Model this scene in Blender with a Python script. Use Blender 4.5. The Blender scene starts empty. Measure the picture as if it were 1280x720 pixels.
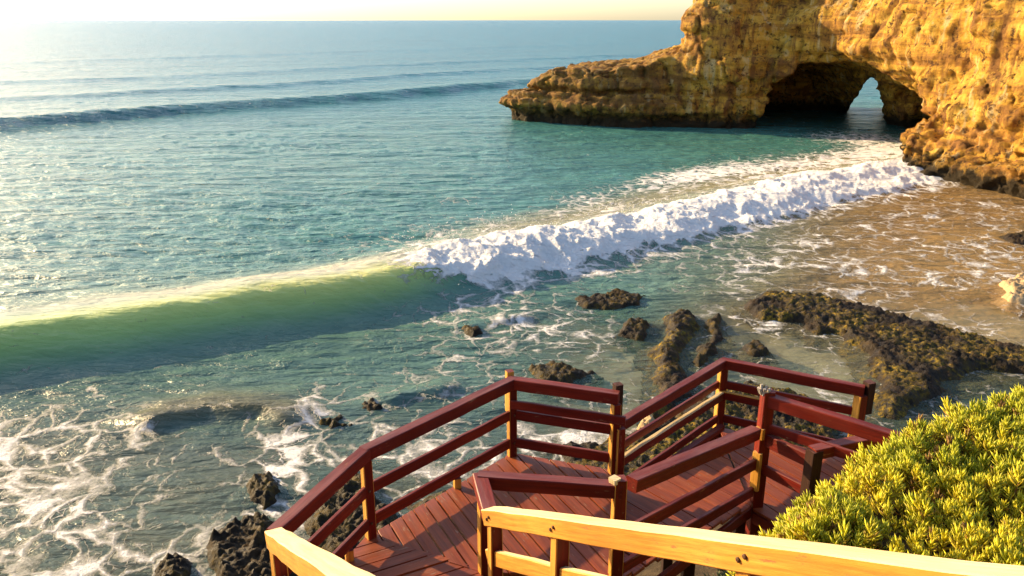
import bpy, math, random
import numpy as np
from mathutils import Vector
R = math.radians
random.seed(7); rng = np.random.default_rng(11)
SC = bpy.context.scene; COL = SC.collection

# ------------------------------------------------------------------ camera, sky, sun, exposure
CAMZ = 12.0
PITCH = math.atan(335 / 1000)
cam_d = bpy.data.cameras.new('camera'); cam = bpy.data.objects.new('camera', cam_d); COL.objects.link(cam)
cam.location = (0, 0, CAMZ); cam.rotation_euler = (math.pi / 2 - PITCH, 0, 0)
cam_d.sensor_width = 36; cam_d.lens = 28.125; cam_d.clip_start = 0.05; cam_d.clip_end = 60000
SC.camera = cam
SUN_AZ, SUN_EL = -58.0, 18.0
w = bpy.data.worlds.new('World'); SC.world = w; w.use_nodes = True
nt = w.node_tree; bg = nt.nodes['Background']
sky = nt.nodes.new('ShaderNodeTexSky'); sky.sky_type = 'NISHITA'; sky.sun_disc = False
sky.sun_elevation = R(SUN_EL); sky.sun_rotation = R(SUN_AZ)
sky.dust_density = 1.2; sky.air_density = 0.85; sky.ozone_density = 0.6
nt.links.new(sky.outputs[0], bg.inputs[0]); bg.inputs[1].default_value = 0.125
sl = bpy.data.lights.new('sun', 'SUN'); sl.energy = 4.6; sl.angle = R(0.5); sl.color = (1.0, 0.72, 0.37)
so = bpy.data.objects.new('sun', sl); COL.objects.link(so)
az, el = R(SUN_AZ), R(SUN_EL)
sdir = Vector((math.sin(az) * math.cos(el), math.cos(az) * math.cos(el), math.sin(el)))
so.rotation_euler = (-sdir).to_track_quat('-Z', 'Y').to_euler(); so.location = sdir * 50
SC.view_settings.view_transform = 'Standard'; SC.view_settings.look = 'None'
SC.view_settings.exposure = 1.22; SC.view_settings.gamma = 1
SC.cycles.max_bounces = 6; SC.cycles.diffuse_bounces = 3; SC.cycles.glossy_bounces = 3
SC.cycles.transparent_max_bounces = 6; SC.cycles.caustics_reflective = False

# ------------------------------------------------------------------ layout helpers (photo pixel -> point in the world)
CP, SP = math.cos(PITCH), math.sin(PITCH)
def ray(u, v):
    x = (u - 640) / 1000; y = (v - 360) / 1000
    return np.array([x, CP - y * SP, -SP - y * CP])
def at(u, v, z=0.0):                      # point of height z (water = 0)
    r = ray(u, v); t = (z - CAMZ) / r[2]
    return np.array([r[0] * t, r[1] * t, z])
def proj(x, y, z):
    z = z - CAMZ
    d = y * CP - z * SP; up = y * SP + z * CP
    return 640 + 1000 * x / d, 360 - 1000 * up / d

# ------------------------------------------------------------------ numpy noise
_perm = rng.permutation(256); PERM = np.concatenate([_perm, _perm, _perm])
_g = rng.normal(size=(256, 3)); G3 = _g / np.linalg.norm(_g, axis=1)[:, None]
def noise3(x, y, z):
    xi = np.floor(x).astype(np.int64); yi = np.floor(y).astype(np.int64); zi = np.floor(z).astype(np.int64)
    xf = x - xi; yf = y - yi; zf = z - zi
    f = lambda t: t * t * t * (t * (t * 6 - 15) + 10)
    u, v, w_ = f(xf), f(yf), f(zf)
    def g(i, j, k):
        h = PERM[PERM[PERM[(xi + i) & 255] + ((yi + j) & 255)] + ((zi + k) & 255)]
        gr = G3[h]
        return gr[..., 0] * (xf - i) + gr[..., 1] * (yf - j) + gr[..., 2] * (zf - k)
    l = lambda a, b, t: a + t * (b - a)
    return l(l(l(g(0,0,0), g(1,0,0), u), l(g(0,1,0), g(1,1,0), u), v),
             l(l(g(0,0,1), g(1,0,1), u), l(g(0,1,1), g(1,1,1), u), v), w_) * 1.5
def fbm(x, y, z, o=4, gain=.5):
    s = 0; a = 1; f = 1; n = 0
    for i in range(o):
        s = s + a * noise3(x * f + 13.7 * i, y * f - 7.1 * i, z * f + 3.3 * i); n += a; a *= gain; f *= 2.03
    return s / n
def noise2(x, y, s=0.0): return noise3(x, y, np.full_like(x, s + .37))
def fbm2(x, y, o=4, s=0.0, gain=.5): return fbm(x, y, np.full_like(x, s + .37), o, gain)
def sstep(a, b, x):
    t = np.clip((x - a) / (b - a), 0, 1); return t * t * (3 - 2 * t)
def gauss(x, s): return np.exp(-(x / s) ** 2)

# ------------------------------------------------------------------ object helpers
def link(name, me, mat=None, parent=None):
    o = bpy.data.objects.new(name, me); COL.objects.link(o)
    if mat: me.materials.append(mat)
    if parent: o.parent = parent
    return o
def np_mesh(name, V, F, smooth=True):
    me = bpy.data.meshes.new(name); V = np.asarray(V, np.float32); F = np.asarray(F, np.int32); k = F.shape[1]
    me.vertices.add(len(V)); me.vertices.foreach_set('co', V.ravel())
    me.loops.add(F.size); me.loops.foreach_set('vertex_index', F.ravel())
    me.polygons.add(len(F)); me.polygons.foreach_set('loop_start', np.arange(0, F.size, k, dtype=np.int32))
    me.update(calc_edges=True)
    me.polygons.foreach_set('use_smooth', np.full(len(F), smooth))
    me.update(); return me
def attr(me, name, val):
    if val.ndim == 2:
        a = me.attributes.new(name, 'FLOAT_COLOR', 'POINT')
        c = np.ones((len(val), 4), np.float32); c[:, :3] = val; a.data.foreach_set('color', c.ravel())
    else:
        a = me.attributes.new(name, 'FLOAT', 'POINT'); a.data.foreach_set('value', val.astype(np.float32))
def tag(o, label=None, cat=None, group=None, kind=None):
    if label: o['label'] = label
    if cat: o['category'] = cat
    if group: o['group'] = group
    if kind: o['kind'] = kind
    return o
def empty(name, loc, label, cat, group=None):
    o = bpy.data.objects.new(name, None); COL.objects.link(o); o.location = loc; o.empty_display_size = .2
    return tag(o, label, cat, group)
class MB:                                  # collects shapes, builds ONE mesh
    def __init__(s): s.v = []; s.f = []; s.m = []; s.c = {}
    def add(s, vs, fs, m=0):
        n = len(s.v); s.v += [tuple(p) for p in vs]; s.f += [tuple(i + n for i in f) for f in fs]; s.m += [m] * len(fs)
    def build(s, name, mats, parent=None, org=None, smooth=False):
        me = bpy.data.meshes.new(name); org = (0, 0, 0) if org is None else org
        me.from_pydata([(a - org[0], b - org[1], c - org[2]) for a, b, c in s.v], [], s.f)
        mats = mats if isinstance(mats, (list, tuple)) else [mats]
        for m in mats: me.materials.append(m)
        me.polygons.foreach_set('material_index', s.m)
        if smooth: me.polygons.foreach_set('use_smooth', [True] * len(s.f))
        a = me.attributes.new('bc', 'FLOAT_VECTOR', 'POINT'); a.data.foreach_set('vector', [q for i in range(len(s.v)) for q in s.c.get(i, (0, 0, 0))])
        me.update(); o = bpy.data.objects.new(name, me); COL.objects.link(o)
        if parent: o.parent = parent
        return o
    def beam(s, a, b, wd, ht, ch=.008, up=(0, 0, 1), wob=.003, sidemat=None, seg=None, side=None):
        # chamfered timber from a to b; wd across, ht along 'up'
        a = Vector(a); b = Vector(b); d = (b - a); L = d.length; d.normalize(); up = Vector(up)
        sd = d.cross(up).normalized()
        if side is not None: sd = Vector(side).normalized()
        upv = sd.cross(d).normalized()
        x, y = wd / 2, ht / 2
        prof = [(-x + ch, -y), (x - ch, -y), (x, -y + ch), (x, y - ch), (x - ch, y), (-x + ch, y), (-x, y - ch), (-x, -y + ch)]
        n = seg or max(2, int(L / .25)); vs = []
        for i in range(n + 1):
            p = a + d * (L * i / n); ox = random.uniform(-wob, wob); oy = random.uniform(-wob, wob)
            k = .97 if i in (0, n) else 1
            for (px, py) in prof: vs.append(p + sd * (px * k + ox) + upv * (py * k + oy))
        fs = []; ms = []
        for i in range(n):
            for j in range(8):
                q = (j + 1) % 8
                fs.append((i * 8 + j, i * 8 + q, (i + 1) * 8 + q, (i + 1) * 8 + j)); ms.append(j)
        n0 = len(s.v); s.v += [tuple(p) for p in vs]; ro = random.uniform(0, 90)
        for i in range(n + 1):
            for j in range(8): s.c[n0 + i * 8 + j] = (L * i / n + ro, prof[j][0] + ro, prof[j][1])
        for f, j in zip(fs, ms):
            s.f.append(tuple(i + n0 for i in f)); s.m.append(1 if (sidemat is not None and j in sidemat) else 0)
        s.f.append(tuple(n0 + i for i in range(7, -1, -1))); s.m.append(0)
        s.f.append(tuple(n0 + n * 8 + i for i in range(8))); s.m.append(0)

# ------------------------------------------------------------------ materials
def new_mat(name):
    m = bpy.data.materials.new(name); m.use_nodes = True
    return m, m.node_tree, m.node_tree.nodes['Principled BSDF']
def N(nt, t, **kw):
    n = nt.nodes.new(t)
    for k, v in kw.items():
        if k.startswith('i_'): n.inputs[k[2:]].default_value = v
        else: setattr(n, k, v)
    return n
def ramp(nt, fac, stops):
    r = nt.nodes.new('ShaderNodeValToRGB'); e = r.color_ramp.elements
    while len(e) < len(stops): e.new(.5)
    for el_, (p, c) in zip(e, stops):
        el_.position = p; el_.color = (*c, 1) if len(c) == 3 else c
    nt.links.new(fac, r.inputs[0]); return r.outputs[0]
def noise_n(nt, vec, scale, detail=4, rough=.55, dist=0):
    n = N(nt, 'ShaderNodeTexNoise'); n.inputs['Scale'].default_value = scale; n.inputs['Detail'].default_value = detail
    n.inputs['Roughness'].default_value = rough; n.inputs['Distortion'].default_value = dist
    nt.links.new(vec, n.inputs['Vector']); return n.outputs['Fac']
def mapping(nt, vec, scale=(1, 1, 1), rot=(0, 0, 0)):
    m = N(nt, 'ShaderNodeMapping'); m.inputs['Scale'].default_value = scale; m.inputs['Rotation'].default_value = rot
    nt.links.new(vec, m.inputs['Vector']); return m.outputs[0]
def mixc(nt, f, a, b, mode='MIX'):
    m = N(nt, 'ShaderNodeMix', data_type='RGBA', blend_type=mode)
    if isinstance(f, (int, float)): m.inputs[0].default_value = f
    else: nt.links.new(f, m.inputs[0])
    for s, i in ((a, 6), (b, 7)):
        if isinstance(s, tuple): m.inputs[i].default_value = (*s, 1)
        else: nt.links.new(s, m.inputs[i])
    return m.outputs[2]
def math_n(nt, op, a, b=None, c=None, clamp=False):
    m = N(nt, 'ShaderNodeMath', operation=op); m.use_clamp = clamp
    for i, s in enumerate((a, b, c)):
        if s is None: continue
        if isinstance(s, (int, float)): m.inputs[i].default_value = s
        else: nt.links.new(s, m.inputs[i])
    return m.outputs[0]
def bump(nt, h, strength, dist, normal=None):
    b = N(nt, 'ShaderNodeBump'); b.inputs['Distance'].default_value = dist
    if isinstance(strength, (int, float)): b.inputs['Strength'].default_value = strength
    else: nt.links.new(strength, b.inputs['Strength'])
    nt.links.new(h, b.inputs['Height'])
    if normal: nt.links.new(normal, b.inputs['Normal'])
    return b.outputs[0]
def pos(nt): return N(nt, 'ShaderNodeNewGeometry').outputs['Position']
def sepz(nt, v):
    s = N(nt, 'ShaderNodeSeparateXYZ'); nt.links.new(v, s.inputs[0]); return s.outputs

def wood(name, c1, c2, c3, rough=.4, spec=.5, wear=(.3, .2, .12), wearamt=.60, top=(.30, .13, .12), bleach_sheen=.55):
    m, t, b = new_mat(name); p = N(t, 'ShaderNodeAttribute', attribute_name='bc').outputs['Vector']
    big = noise_n(t, mapping(t, p, (.5, 2, 2)), 1.6, 4); fine = noise_n(t, mapping(t, p, (1.5, 45, 45)), 1.0, 6, .7); spl = noise_n(t, mapping(t, p, (3, 14, 14)), 1.0, 7, .75)
    col = ramp(t, big, [(.3, c1), (.52, c2), (.72, c3)])
    col = mixc(t, ramp(t, fine, [(.40, (0, 0, 0)), (.68, (.75, .75, .75))]), col, tuple(x * .55 for x in c1))
    wm = ramp(t, spl, [(wearamt, (0, 0, 0)), (wearamt + .05, (1, 1, 1))])
    col = mixc(t, wm, col, wear)
    nz_ = sepz(t, N(t, 'ShaderNodeNewGeometry').outputs['Normal'])[2]
    tf = math_n(t, 'MULTIPLY', ramp(t, nz_, [(.75, (0, 0, 0)), (.95, (1, 1, 1))]), ramp(t, noise_n(t, mapping(t, p, (1, 9, 9)), 1.0, 6, .75), [(.38, (0, 0, 0)), (.66, (bleach_sheen,) * 3)]))  # upward faces: patchy bleaching, with the sky's sheen painted into the tone
    col = mixc(t, tf, col, top)
    t.links.new(col, b.inputs['Base Color'])
    rr = ramp(t, spl, [(.3, (rough - .1,) * 3), (.7, (rough + .25,) * 3)]); t.links.new(rr, b.inputs['Roughness'])
    b.inputs['Specular IOR Level'].default_value = spec
    t.links.new(bump(t, math_n(t, 'ADD', fine, spl), .35, .006), b.inputs['Normal'])
    return m
M_RED = wood('red_painted_wood', (.10, .006, .003), (.17, .011, .004), (.25, .025, .008), .45, .3, (.24, .10, .05), .61)
M_DECK = wood('deck_boards', (.17, .028, .006), (.30, .055, .010), (.42, .10, .02), .42, .45, (.30, .17, .11), .60, (.26, .10, .065), .4)
M_SUNLIT = wood('sunlit_yellow_wood', (.52, .21, .025), (.68, .33, .045), (.78, .43, .08), .5, .4, (.36, .14, .04), .62, (.75, .5, .25), .5)  # direct sun on the red timber, put into the colour as yellow
M_SUNCAP = wood('sunlit_cream_wood', (.70, .48, .22), (.78, .58, .30), (.82, .66, .38), .55, .3, (.5, .3, .12), .64, (.8, .66, .42), .6)  # stronger sun on upper faces, put into the colour as cream
M_DARKW = wood('dark_timber', (.03, .012, .008), (.05, .02, .012), (.07, .03, .02), .7, .2, (.1, .07, .05), .7)
M_ROPE = wood('weathered_grey_wood', (.3, .27, .23), (.4, .36, .3), (.5, .45, .38), .8, .2, (.2, .17, .14), .6)

def cliff_mat():
    m, t, b = new_mat('limestone'); p = pos(t); x, y, z = sepz(t, p)
    wv = noise_n(t, mapping(t, p, (.05, .05, .05)), 1, 3)
    strat = noise_n(t, mapping(t, p, (.10, .10, .75)), 1.0, 6, .7, .9)
    stain = noise_n(t, mapping(t, p, (.8, .8, .10)), 1.0, 5, .65, .4)
    spots = noise_n(t, p, 1.6, 6, .72)
    col = ramp(t, strat, [(.28, (.20, .09, .025)), (.42, (.46, .22, .04)), (.52, (.70, .38, .05)), (.66, (.84, .54, .10)), (.8, (.46, .22, .035))])
    col = mixc(t, ramp(t, stain, [(.38, (1, 1, 1)), (.5, (0, 0, 0))]), col, (.30, .14, .04))
    col = mixc(t, ramp(t, stain, [(.56, (0, 0, 0)), (.66, (.8, .8, .8))]), col, (.78, .60, .30))
    col = mixc(t, ramp(t, spots, [(.37, (1, 1, 1)), (.48, (0, 0, 0))]), col, (.11, .05, .018))
    crust = math_n(t, 'MULTIPLY', ramp(t, math_n(t, 'MULTIPLY_ADD', x, .025, .1), [(.48, (1, 1, 1)), (.68, (0, 0, 0))]), ramp(t, noise_n(t, p, .5, 5, .7), [(.35, (1, 1, 1)), (.68, (.35, .35, .35))]))
    col = mixc(t, math_n(t, 'MULTIPLY', crust, .8), col, (.13, .075, .032))
    # wet, algae-covered foot
    zz = math_n(t, 'ADD', z, math_n(t, 'MULTIPLY', math_n(t, 'SUBTRACT', spots, .5), 3.0))
    wet = ramp(t, math_n(t, 'MULTIPLY', zz, .1), [(.08, (1, 1, 1)), (.20, (0, 0, 0))])
    col = mixc(t, wet, col, (.045, .032, .016))
    t.links.new(col, b.inputs['Base Color'])
    b.inputs['Roughness'].default_value = .85; b.inputs['Specular IOR Level'].default_value = .2
    n2 = noise_n(t, p, 3.5, 8, .75); v = N(t, 'ShaderNodeTexVoronoi'); v.inputs['Scale'].default_value = 1.1; t.links.new(p, v.inputs['Vector'])
    n1 = bump(t, math_n(t, 'ADD', spots, math_n(t, 'MULTIPLY', v.outputs['Distance'], .12)), .9, .55)
    t.links.new(bump(t, n2, 1.0, .22, n1), b.inputs['Normal'])
    return m
M_CLIFF = cliff_mat()

def rock_mat(name, moss):
    m, t, b = new_mat(name); p = pos(t); x, y, z = sepz(t, p)
    a = noise_n(t, p, 1.4, 6, .7); c = noise_n(t, p, 6, 6, .7); g = noise_n(t, p, .6, 3)
    col = ramp(t, a, [(.32, (.006, .004, .003)), (.52, (.022, .013, .006)), (.66, (.06, .035, .012)), (.8, (.16, .085, .025))])
    mc = ramp(t, c, [(.3, (.04, .04, .004)), (.55, (.24, .17, .015)), (.75, (.55, .30, .04))])
    fac = math_n(t, 'MULTIPLY', ramp(t, g, [(.42, (0, 0, 0)), (.6, (1, 1, 1))]), ramp(t, c, [(.42, (0, 0, 0)), (.6, (1, 1, 1))]))
    col = mixc(t, math_n(t, 'MULTIPLY', fac, moss), col, mc)
    t.links.new(col, b.inputs['Base Color']); t.links.new(ramp(t, c, [(.4, (.45,) * 3), (.6, (.8,) * 3)]), b.inputs['Roughness']); b.inputs['Specular IOR Level'].default_value = .25
    t.links.new(bump(t, math_n(t, 'ADD', a, c), 1.0, .12), b.inputs['Normal'])
    return m
M_ROCK = rock_mat('wet_dark_rock', .35); M_MOSS = rock_mat('mossy_rock', 1.0)
def simple(name, c1, c2, scale, rough=.9, bs=.5, bd=.05):
    m, t, b = new_mat(name); p = pos(t); a = noise_n(t, p, scale, 6, .7)
    t.links.new(ramp(t, a, [(.3, c1), (.7, c2)]), b.inputs['Base Color']); b.inputs['Roughness'].default_value = rough
    b.inputs['Specular IOR Level'].default_value = .2
    t.links.new(bump(t, a, bs, bd), b.inputs['Normal']); return m
M_SAND = simple('seabed_sand', (.24, .22, .13), (.46, .44, .30), .5, .9, .3, .1)
M_EARTH = simple('slope_earth', (.02, .014, .008), (.09, .06, .03), 2.2, .95, 1, .1)
M_TAN = simple('sunlit_boulder', (.38, .25, .12), (.62, .45, .25), 1.4, .9, .8, .2)

# ------------------------------------------------------------------ sea surface
def water_mat():
    m, t, b = new_mat('sea_water'); p = pos(t)
    ac = N(t, 'ShaderNodeAttribute', attribute_name='wcol'); af = N(t, 'ShaderNodeAttribute', attribute_name='foam')
    aa = N(t, 'ShaderNodeAttribute', attribute_name='clear')
    # warped coordinates for the lace of foam
    wn = N(t, 'ShaderNodeTexNoise'); wn.inputs['Scale'].default_value = .55; wn.inputs['Detail'].default_value = 4; t.links.new(p, wn.inputs['Vector'])
    wv = N(t, 'ShaderNodeVectorMath', operation='MULTIPLY_ADD'); t.links.new(wn.outputs['Color'], wv.inputs[0]); wv.inputs[1].default_value = (2.6, 2.6, 0); t.links.new(p, wv.inputs[2])
    def web(scale, vec):
        v = N(t, 'ShaderNodeTexVoronoi', feature='DISTANCE_TO_EDGE'); v.inputs['Scale'].default_value = scale; t.links.new(vec, v.inputs['Vector']); return v.outputs['Distance']
    flat = mapping(t, wv.outputs[0], (1, 1, 0.01))
    w1 = web(.95, flat); w2 = web(2.9, flat)
    fn = noise_n(t, p, 4.5, 6, .75); fb = noise_n(t, p, 1.1, 4, .6)
    lace = math_n(t, 'MINIMUM', math_n(t, 'MULTIPLY', w1, 1.25), math_n(t, 'MULTIPLY_ADD', w2, 1.9, .07))
    lace = math_n(t, 'MULTIPLY_ADD', math_n(t, 'SUBTRACT', fn, .5), -.40, lace)
    lace = math_n(t, 'MULTIPLY_ADD', math_n(t, 'SUBTRACT', fb, .5), -.60, lace)
    thr = math_n(t, 'MULTIPLY_ADD', af.outputs['Fac'], .62, -.14)
    d = math_n(t, 'SUBTRACT', thr, lace)
    foam = ramp(t, math_n(t, 'MULTIPLY_ADD', d, 3.2, .5), [(.26, (0, 0, 0)), (.80, (1, 1, 1))])
    sp = sepz(t, p)
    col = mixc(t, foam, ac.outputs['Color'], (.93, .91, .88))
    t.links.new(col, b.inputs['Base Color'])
    rg = math_n(t, 'MULTIPLY_ADD', foam, .45, .27); t.links.new(rg, b.inputs['Roughness'])
    b.inputs['IOR'].default_value = 1.33
    al = math_n(t, 'SUBTRACT', 1.0, math_n(t, 'MULTIPLY', aa.outputs['Fac'], math_n(t, 'SUBTRACT', 1.0, foam)))
    t.links.new(al, b.inputs['Alpha'])
    rip = N(t, 'ShaderNodeAttribute', attribute_name='rip').outputs['Fac']; fr = N(t, 'ShaderNodeAttribute', attribute_name='far').outputs['Fac']
    rp = mapping(t, p, (.55, 1.3, 1), (0, 0, R(-12)))
    r1 = noise_n(t, rp, .9, 5, .62, .3); r2 = noise_n(t, rp, 4.5, 5, .6, .2); r0 = noise_n(t, mapping(t, p, (.12, .5, 1), (0, 0, R(-12))), .6, 4, .6)
    rfar = noise_n(t, mapping(t, p, (.03, .11, 1), (0, 0, R(-8))), 1.0, 5, .7); nf = bump(t, rfar, fr, 4.0); n0 = bump(t, r0, rip, 1.4, nf)
    n1 = bump(t, r1, rip, .50, n0); n2 = bump(t, r2, rip, .07, n1)
    n3 = bump(t, foam, .3, .03, n2)
    n4 = bump(t, math_n(t, 'MULTIPLY', fn, foam), 1.0, .14, n3)
    t.links.new(n4, b.inputs['Normal'])
    return m

def polydist(x, y, pts):
    """signed distance (positive on the camera side) and parameter along a crest polyline"""
    best = np.full(x.shape, 1e9); tt = np.zeros_like(x); sg = np.zeros_like(x)
    for i in range(len(pts) - 1):
        ax, ay = pts[i][:2]; bx, by = pts[i + 1][:2]; dx, dy = bx - ax, by - ay; L2 = dx * dx + dy * dy
        k = (x - ax) * dx + (y - ay) * dy; k /= L2
        lo = -50 if i == 0 else 0; hi = 50 if i == len(pts) - 2 else 1
        kc = np.clip(k, lo, hi)
        d = np.hypot(x - ax - kc * dx, y - ay - kc * dy)
        s = -((dx) * (y - ay) - dy * (x - ax)) ; m_ = d < best
        best[m_] = d[m_]; tt[m_] = (i + kc)[m_]; sg[m_] = np.sign(s)[m_]
    return best * sg, tt

CR = [(-120, 432), (0, 408), (150, 388), (300, 366), (400, 352), (480, 337), (560, 318), (640, 298), (720, 282), (800, 266), (900, 240), (1000, 216), (1100, 197), (1165, 188)]
CRW = [at(u, v, 1.1) for u, v in CR]; CRU = np.array([c[0] for c in CR], float)
SW = [([(-200, 178), (0, 161), (150, 148), (300, 137), (480, 122), (640, 106), (760, 98), (900, 90)], 1.05, 8),
      ([(-200, 122), (0, 104), (200, 97), (480, 82), (860, 66)], .4, 9), ([(-200, 86), (0, 80), (400, 66), (860, 52)], .5, 12),
      ([(-100, 128), (100, 120), (330, 108), (560, 92), (700, 84)], .5, 7), ([(-100, 60), (300, 54), (860, 46)], .4, 16)]
def blob(u, v, cu, cv, su, sv, rot=0.0):
    c, s = math.cos(rot), math.sin(rot); du, dv = u - cu, v - cv
    return np.exp(-((du * c + dv * s) / su) ** 2 - ((-du * s + dv * c) / sv) ** 2)

def build_water():
    Dn = []; D = 8.0
    dep = np.linspace(R(56), R(.35), 860)
    rows = CAMZ / np.tan(dep); rows = rows[rows < 1900]
    rows = np.concatenate([rows, np.geomspace(rows[-1] * 1.03, 40000, 26)])
    azs = np.concatenate([np.linspace(-95, -47, 60)[:-1], np.linspace(-47, 47, 1250), np.linspace(47, 95, 60)[1:]])
    DD, AA = np.meshgrid(rows, np.radians(azs), indexing='ij')
    X = DD * np.sin(AA); Y = DD * np.cos(AA); Z = np.zeros_like(X)
    U, V = proj(X, Y, 0 * X)               # where each point of the sea lies in the photograph, for the layout maps only
    U = np.clip(U, -3000, 4000)
    near = 1 - sstep(60, 300, DD)
    # chop
    a = R(-12); xr = X * math.cos(a) + Y * math.sin(a); yr = -X * math.sin(a) + Y * math.cos(a)
    chop = .17 * fbm2(xr * .20, yr * .55, 3, 1) + .11 * fbm2(xr * .65, yr * 1.6, 3, 5) * near
    wk = noise2(xr * .05, yr * .12, 9)
    chop *= (.7 + .5 * wk)
    bay = sstep(460, 250, V) + .45
    Z += chop * 1.3 * np.clip(bay, .4, 1.0)
    # swells
    for pts, A, wd in SW:
        s, t_ = polydist(X, Y, [at(u, v) for u, v in pts])
        s = s + 3.0 * noise2(X * .03, Y * .03, 2) + 1.2 * noise2(X * .12, Y * .12, 2.5)
        mod = .75 + .6 * noise2(X * .025, Y * .01, 4)
        if A == 1.05: mod *= 1 - .3 * sstep(6, 7, t_)
        Z += A * mod * np.where(s > 0, gauss(s, wd * .33), gauss(s, wd))
    # the breaking wave
    s, t_ = polydist(X, Y, CRW)
    uu = np.interp(t_, np.arange(len(CRU)), CRU)
    s = s + .35 * noise2(X * .25, Y * .25, 3) + .25 * noise2(X * .8, Y * .8, 6) * sstep(430, 560, uu)
    br = sstep(455, 570, uu + 25 * noise2(X * .5, Y * .5, 8)) * (1 - .0 * sstep(1130, 1190, uu))
    A = np.interp(uu, [-200, 0, 300, 480, 640, 800, 950, 1100, 1165], [1.15, 1.25, 1.3, 1.25, 1.0, .78, .6, .42, .3])
    A = A * (1 - sstep(1160, 1260, uu))
    fw = np.interp(uu, [0, 480, 640, 1165], [1.9, 1.8, 3.3, 3.4])
    prof = np.where(s > 0, np.exp(-(np.maximum(s, 0) / fw) ** 2.4), np.exp(-(s / 4.2) ** 2))
    Z += A * prof
    fz = np.interp(uu, [440, 560, 640, 720, 860, 1070, 1165], [1.4, 3.0, 4.0, 3.8, 4.2, 5.8, 5.0])   # reach of the foam shoreward
    edge = s + 1.1 * fbm2(X * .45, Y * .45, 3, 12)
    white = br * sstep(fz + .3, fz - .9, edge) * sstep(-2.3, -.5, edge) * (1 - sstep(1155, 1185, uu))
    bill = .70 - np.abs(noise2(X * .38, Y * .38, 21)) * 1.15 + .55 * (.5 - np.abs(noise2(X * 1.0, Y * 1.0, 23))) + .20 * (.5 - np.abs(noise2(X * 2.7, Y * 2.7, 24))) + .12 * fbm2(X * 5, Y * 5, 2, 25, .65)
    Z += white * ((A * .30 + .22) * bill - .10 * A)
    # smaller curls close to the rocks
    brown = np.zeros_like(X); gold = np.zeros_like(X)
    for pts, A2, wf, wb in (([(165, 530), (215, 512), (265, 504), (330, 508), (380, 520)], .32, .45, 1.3),
                            ([(478, 502), (500, 490), (540, 486), (580, 478)], .22, .35, .8),
                            ([(560, 408), (620, 400), (690, 388)], .2, .4, 1.2)):
        c = [at(u, v, A2 * .9) for u, v in pts]; s2, t2 = polydist(X, Y, c)
        n = len(pts) - 1; lim = sstep(-.3, .6, t2) * sstep(n + .3, n - .6, t2)
        s2 = s2 + .15 * noise2(X, Y, 4)
        pr = lim * np.where(s2 > 0, gauss(s2, wf), gauss(s2, wb)); Z += A2 * pr; 
        if A2 > .3: brown += pr * .7
    Z = np.where(DD > 1900, -(DD * 0), Z) 
    # ---- foam density map
    nz = fbm2(X * .16, Y * .16, 3, 30); nz2 = fbm2(X * .4, Y * .4, 3, 33)
    F = np.zeros_like(X)
    lowz = sstep(455, 560, V + 40 * nz)
    leftz = sstep(700, 560, U)
    F += .25 * lowz * (.8 + 1.6 * nz)
    for b_ in ((40, 640, 150, 70, .0, .22), (120, 690, 120, 50, 0, .16), (365, 560, 26, 70, .5, .40), (380, 640, 60, 60, 0, .2), (440, 500, 90, 26, -.2, .15),
               (540, 490, 80, 40, 0, .13), (650, 400, 120, 34, -.1, .26), (700, 440, 90, 50, 0, .18), (560, 560, 90, 60, 0, .02), (600, 375, 110, 16, -.25, .18),
               (720, 420, 60, 20, .3, .15), (560, 440, 60, 34, 0, .14), (115, 488, 16, 5, .7, .22), (735, 255, 40, 12, 0, .45), (570, 252, 30, 6, 0, .30),
               (1060, 172, 60, 9, 0, .42), (860, 545, 80, 40, 0, .1), (700, 560, 100, 50, 0, .04),
               (1010, 205, 140, 13, -.12, .60), (850, 222, 110, 13, -.18, .42), (1110, 190, 60, 14, -.1, .5), (920, 320, 160, 30, -.1, .10)):
        F += b_[5] * blob(U, V, *b_[:5]) * (1 + .6 * nz)
    rsh = sstep(760, 960, U) * sstep(600, 380, V) * sstep(225, 262, V + .23 * (U - 1165) * (U < 1165))
    F += .25 * rsh * (1 + 1.4 * nz2)
    F = np.clip(F, 0, .85)
    F = np.where(V < 150, F * 0, F)
    F = np.where(DD < 250, F, 0)
    F = F * (1 - .75 * gauss(edge - .2, 1.7) * (1 - br))
    F = np.maximum(F, white * 1.3); F = np.maximum(F, br * (.46 + .3 * nz2) * sstep(fz + 3.2, fz, edge) * (edge > 0) * (1 - sstep(1155, 1185, uu)))
    wash = br * sstep(9, 2, np.abs(s + 3)) * .30 * (s < 0); F = np.maximum(F, wash * (1 + nz2))
    # ---- water colour by depth and bed, with painted cliff reflection, backlight and crest highlight
    def c(*a): return np.array(a, float)
    deep = c(.002, .135, .185); teal = c(.065, .205, .18); bayc = c(.085, .175, .14); nearc = c(.075, .125, .105)
    C = np.zeros(X.shape + (3,))
    def mix(C, col, f): return C * (1 - f[..., None]) + col * f[..., None]
    C[:] = deep
    C = mix(C, teal, sstep(60, 190, V)); C = mix(C, bayc, sstep(300, 420, V)); C = mix(C, nearc, sstep(430, 560, V))
    swl = np.zeros_like(X)
    s1, _ = polydist(X, Y, [at(u, v) for u, v in SW[0][0]]); C = mix(C, c(.01, .15, .15), .8 * gauss(s1 - 2, 4) * (DD < 400))
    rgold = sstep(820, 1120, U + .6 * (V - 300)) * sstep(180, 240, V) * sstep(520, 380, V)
    C = mix(C, c(.44, .25, .08), .85 * rgold)  # golden reflection of the cliff painted into the water colour
    rgreen = blob(U, V, 1000, 435, 110, 45) + blob(U, V, 850, 330, 160, 45)
    C = mix(C, c(.16, .23, .16), .6 * np.clip(rgreen, 0, 1))
    facem = np.exp(-((s - .9) / 1.15) ** 2) * (1 - .8 * br) * sstep(1300, 900, uu)
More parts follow.
